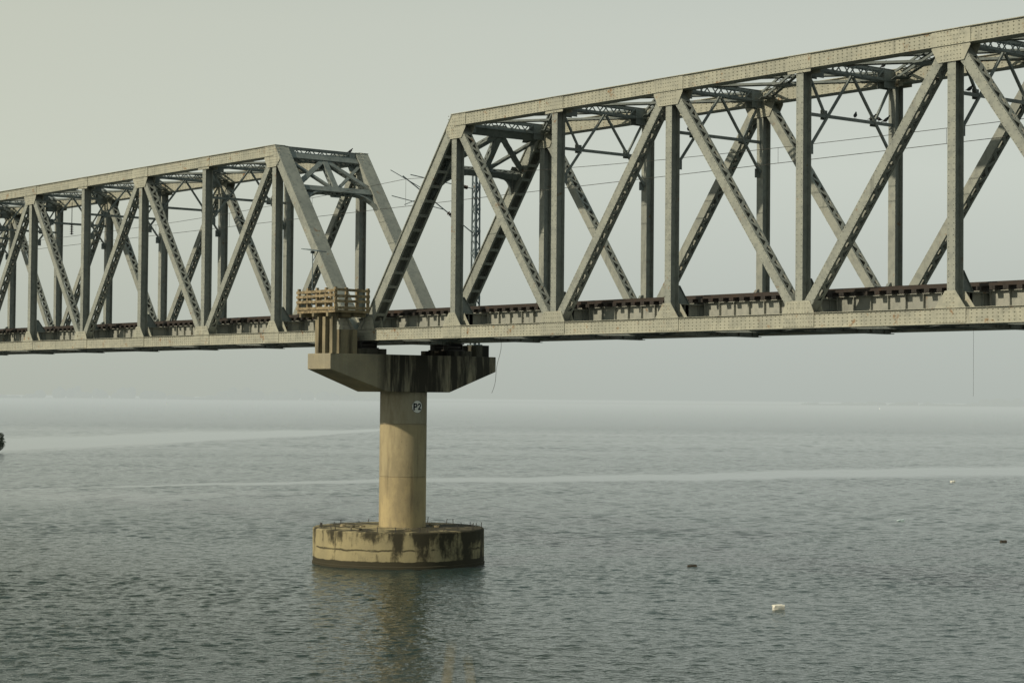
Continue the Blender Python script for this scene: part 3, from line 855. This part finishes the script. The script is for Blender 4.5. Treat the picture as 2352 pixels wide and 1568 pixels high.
def grid(x0, x1, nx, ys):
    global off
    xs = np.linspace(x0, x1, nx); X, Y = np.meshgrid(xs, ys)
    Z = waves(X, Y)
    parts_v.append(np.stack([X.ravel(), Y.ravel(), Z.ravel()], 1)); parts_c.append(calmness(X, Y).ravel())
    ny = len(ys); idx = np.arange(nx * ny).reshape(ny, nx) + off
    parts_f.append(np.stack([idx[:-1, :-1].ravel(), idx[:-1, 1:].ravel(), idx[1:, 1:].ravel(), idx[1:, :-1].ravel()], 1)); off += nx * ny
grid(-40, 40, 720, np.linspace(54, 150, 880))
grid(-95, 95, 620, np.linspace(150, 360, 680))
grid(-175, 175, 560, np.linspace(360, 650, 460))
B = 5000.0
for (xa, xb, ya, yb) in ((-B, B, -60, 54), (-B, -40, 54, 150), (40, B, 54, 150), (-B, -95, 150, 360), (95, B, 150, 360), (-B, -175, 360, 650), (175, B, 360, 650), (-B, B, 650, 7000)):
    parts_v.append(np.array([(xa, ya, 0), (xb, ya, 0), (xb, yb, 0), (xa, yb, 0)], float)); parts_c.append(np.zeros(4)); parts_f.append(np.arange(4).reshape(1, 4) + off); off += 4
vv = np.concatenate(parts_v); ff = np.concatenate(parts_f); cv = np.concatenate(parts_c)
me = bpy.data.meshes.new('water')
me.vertices.add(len(vv)); me.vertices.foreach_set('co', vv.astype(np.float32).ravel())
me.loops.add(ff.size); me.loops.foreach_set('vertex_index', ff.astype(np.int32).ravel())
me.polygons.add(len(ff)); me.polygons.foreach_set('loop_start', np.arange(0, ff.size, 4, dtype=np.int32))
me.update(calc_edges=True); me.validate()
me.polygons.foreach_set('use_smooth', np.ones(len(me.polygons), dtype=bool))
ca_ = me.attributes.new('calm', 'FLOAT', 'POINT'); ca_.data.foreach_set('value', cv.astype(np.float32))
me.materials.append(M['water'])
wo = bpy.data.objects.new('water', me); C.objects.link(wo); tag(wo, kind='structure')

m = MB(); nx, ny = 50, 40; vs = []
for j in range(ny + 1):
    for i in range(nx + 1):
        x = -40 + 80 * i / nx; y = -40 + 64 * j / ny
        z = 7.1 - max(0, y - 5.0) * 0.48 + 0.18 * mnoise.noise(V((x * 0.4, y * 0.4, 0))) * (1 if y > 6 or abs(x) > 4 else 0)
        vs.append((x, y, z))
fs = [(j * (nx + 1) + i, j * (nx + 1) + i + 1, (j + 1) * (nx + 1) + i + 1, (j + 1) * (nx + 1) + i) for j in range(ny) for i in range(nx)]
m.add(vs, fs, True); tag(m.build('riverbank', M['bank']), kind='structure')
m = MB(); n = 60
for i in range(n):
    x0 = -1600 + 3200 * i / n; x1 = x0 + 3200 / n
    h0, h1 = [1.2 + 1.2 * mnoise.noise(V((x * 0.006, 3, 0))) for x in (x0, x1)]
    m.add([(x0, 2780, -1), (x1, 2780, -1), (x1, 2800, h1), (x0, 2800, h0), (x1, 3300, h1), (x0, 3300, h0)], [(0, 1, 2, 3), (3, 2, 4, 5)])
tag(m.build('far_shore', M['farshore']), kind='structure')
def treeline(x0, x1, ymin, label, seed, hmul):
    rr = random.Random(seed); bm = bmesh.new(); x = x0
    while x < x1:
        env = max(0.15, 0.55 + 0.9 * mnoise.noise(V((x * 0.012, seed, 0)))) * hmul
        hh = rr.uniform(9, 17) * env; rad = rr.uniform(5, 10)
        y = ymin + rr.uniform(0, 120)
        res = bmesh.ops.create_icosphere(bm, subdivisions=2, radius=1.0)
        for v in res['verts']:
            k = 1 + 0.35 * mnoise.noise(v.co * 2.2 + V((x, y, 0)))
            v.co = V((x + v.co.x * rad * k, y + v.co.y * rad * k, hh * 0.5 + v.co.z * hh * 0.55 * k))
        x += rr.uniform(3, 9)
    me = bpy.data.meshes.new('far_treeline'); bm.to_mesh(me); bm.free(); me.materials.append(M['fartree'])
    o = bpy.data.objects.new('far_treeline', me); C.objects.link(o)
    tag(o, label, 'trees', None, 'stuff')
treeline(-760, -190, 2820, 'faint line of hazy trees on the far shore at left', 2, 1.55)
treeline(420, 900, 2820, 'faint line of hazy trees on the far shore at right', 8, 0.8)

# ------------------------------------------------------------------ light, sky
sd = V((-0.85, -0.53, 0)).normalized(); EL = math.radians(34)
sv = V((sd.x * math.cos(EL), sd.y * math.cos(EL), math.sin(EL)))
L = bpy.data.lights.new('sun', 'SUN'); L.energy = 3.5; L.angle = math.radians(1.2); L.color = (1.0, 0.89, 0.68)
lo = bpy.data.objects.new('sun', L); C.objects.link(lo)
lo.rotation_euler = (-sv).to_track_quat('-Z', 'Y').to_euler(); lo.location = (-60, -40, 80)

w = bpy.data.worlds.new('World'); bpy.context.scene.world = w; w.use_nodes = True
nt = w.node_tree; nt.nodes.clear()
out = nt.nodes.new('ShaderNodeOutputWorld'); bg = nt.nodes.new('ShaderNodeBackground'); bg.inputs[1].default_value = 0.1
sky = nt.nodes.new('ShaderNodeTexSky'); sky.sky_type = 'NISHITA'; sky.sun_disc = False
sky.sun_elevation = EL; sky.sun_rotation = math.atan2(sd.x, sd.y); sky.dust_density = 5.0
tc = nt.nodes.new('ShaderNodeTexCoord'); sp = nt.nodes.new('ShaderNodeSeparateXYZ'); nt.links.new(tc.outputs['Generated'], sp.inputs[0])
rp = nt.nodes.new('ShaderNodeValToRGB'); nt.links.new(sp.outputs['Z'], rp.inputs[0])
els = rp.color_ramp.elements
els[0].position = 0.0; els[0].color = (*HAZE, 1)
els[1].position = 1.0; els[1].color = (0.155, 0.21, 0.21, 1)
for p_, c_ in ((0.05, (0.515, 0.555, 0.508)), (0.11, (0.60, 0.64, 0.575)), (0.18, (0.575, 0.61, 0.545)), (0.40, (0.34, 0.40, 0.372))):
    e = els.new(p_); e.color = (*c_, 1)
# the haze is a little warmer towards the sun side
wr = nt.nodes.new('ShaderNodeMapRange'); nt.links.new(sp.outputs['X'], wr.inputs[0])
wr.inputs[1].default_value = -0.3; wr.inputs[2].default_value = 0.1; wr.inputs[3].default_value = 1.0; wr.inputs[4].default_value = 0.0
wm = nt.nodes.new('ShaderNodeMix'); wm.data_type = 'RGBA'; wm.blend_type = 'MULTIPLY'
nt.links.new(wr.outputs[0], wm.inputs[0]); nt.links.new(rp.outputs[0], wm.inputs[6]); wm.inputs[7].default_value = (1.0, 0.98, 0.92, 1)
ml = nt.nodes.new('ShaderNodeVectorMath'); ml.operation = 'SCALE'; ml.inputs['Scale'].default_value = 10.0
nt.links.new(wm.outputs[2], ml.inputs[0])
mx = nt.nodes.new('ShaderNodeMix'); mx.data_type = 'RGBA'; mx.inputs[0].default_value = 0.94
nt.links.new(sky.outputs[0], mx.inputs[6]); nt.links.new(ml.outputs[0], mx.inputs[7])
nt.links.new(mx.outputs[2], bg.inputs[0]); nt.links.new(bg.outputs[0], out.inputs[0])

# ------------------------------------------------------------------ camera
cam = bpy.data.cameras.new('camera'); co = bpy.data.objects.new('camera', cam); C.objects.link(co)
cam.lens = 71.0; cam.sensor_width = 36.0; cam.clip_start = 0.1; cam.clip_end = 20000
pitch = math.atan((911 - 784) / 4639)
co.matrix_world = Matrix.Translation((0, 0, CAMZ)) @ Matrix.Rotation(PI / 2 + pitch, 4, 'X') @ Matrix.Rotation(0.009, 4, 'Z')
cam.dof.use_dof = True; cam.dof.focus_distance = 95; cam.dof.aperture_fstop = 4.0
bpy.context.scene.camera = co
vs_ = bpy.context.scene.view_settings
vs_.view_transform = 'Standard'; vs_.look = 'None'; vs_.exposure = 0
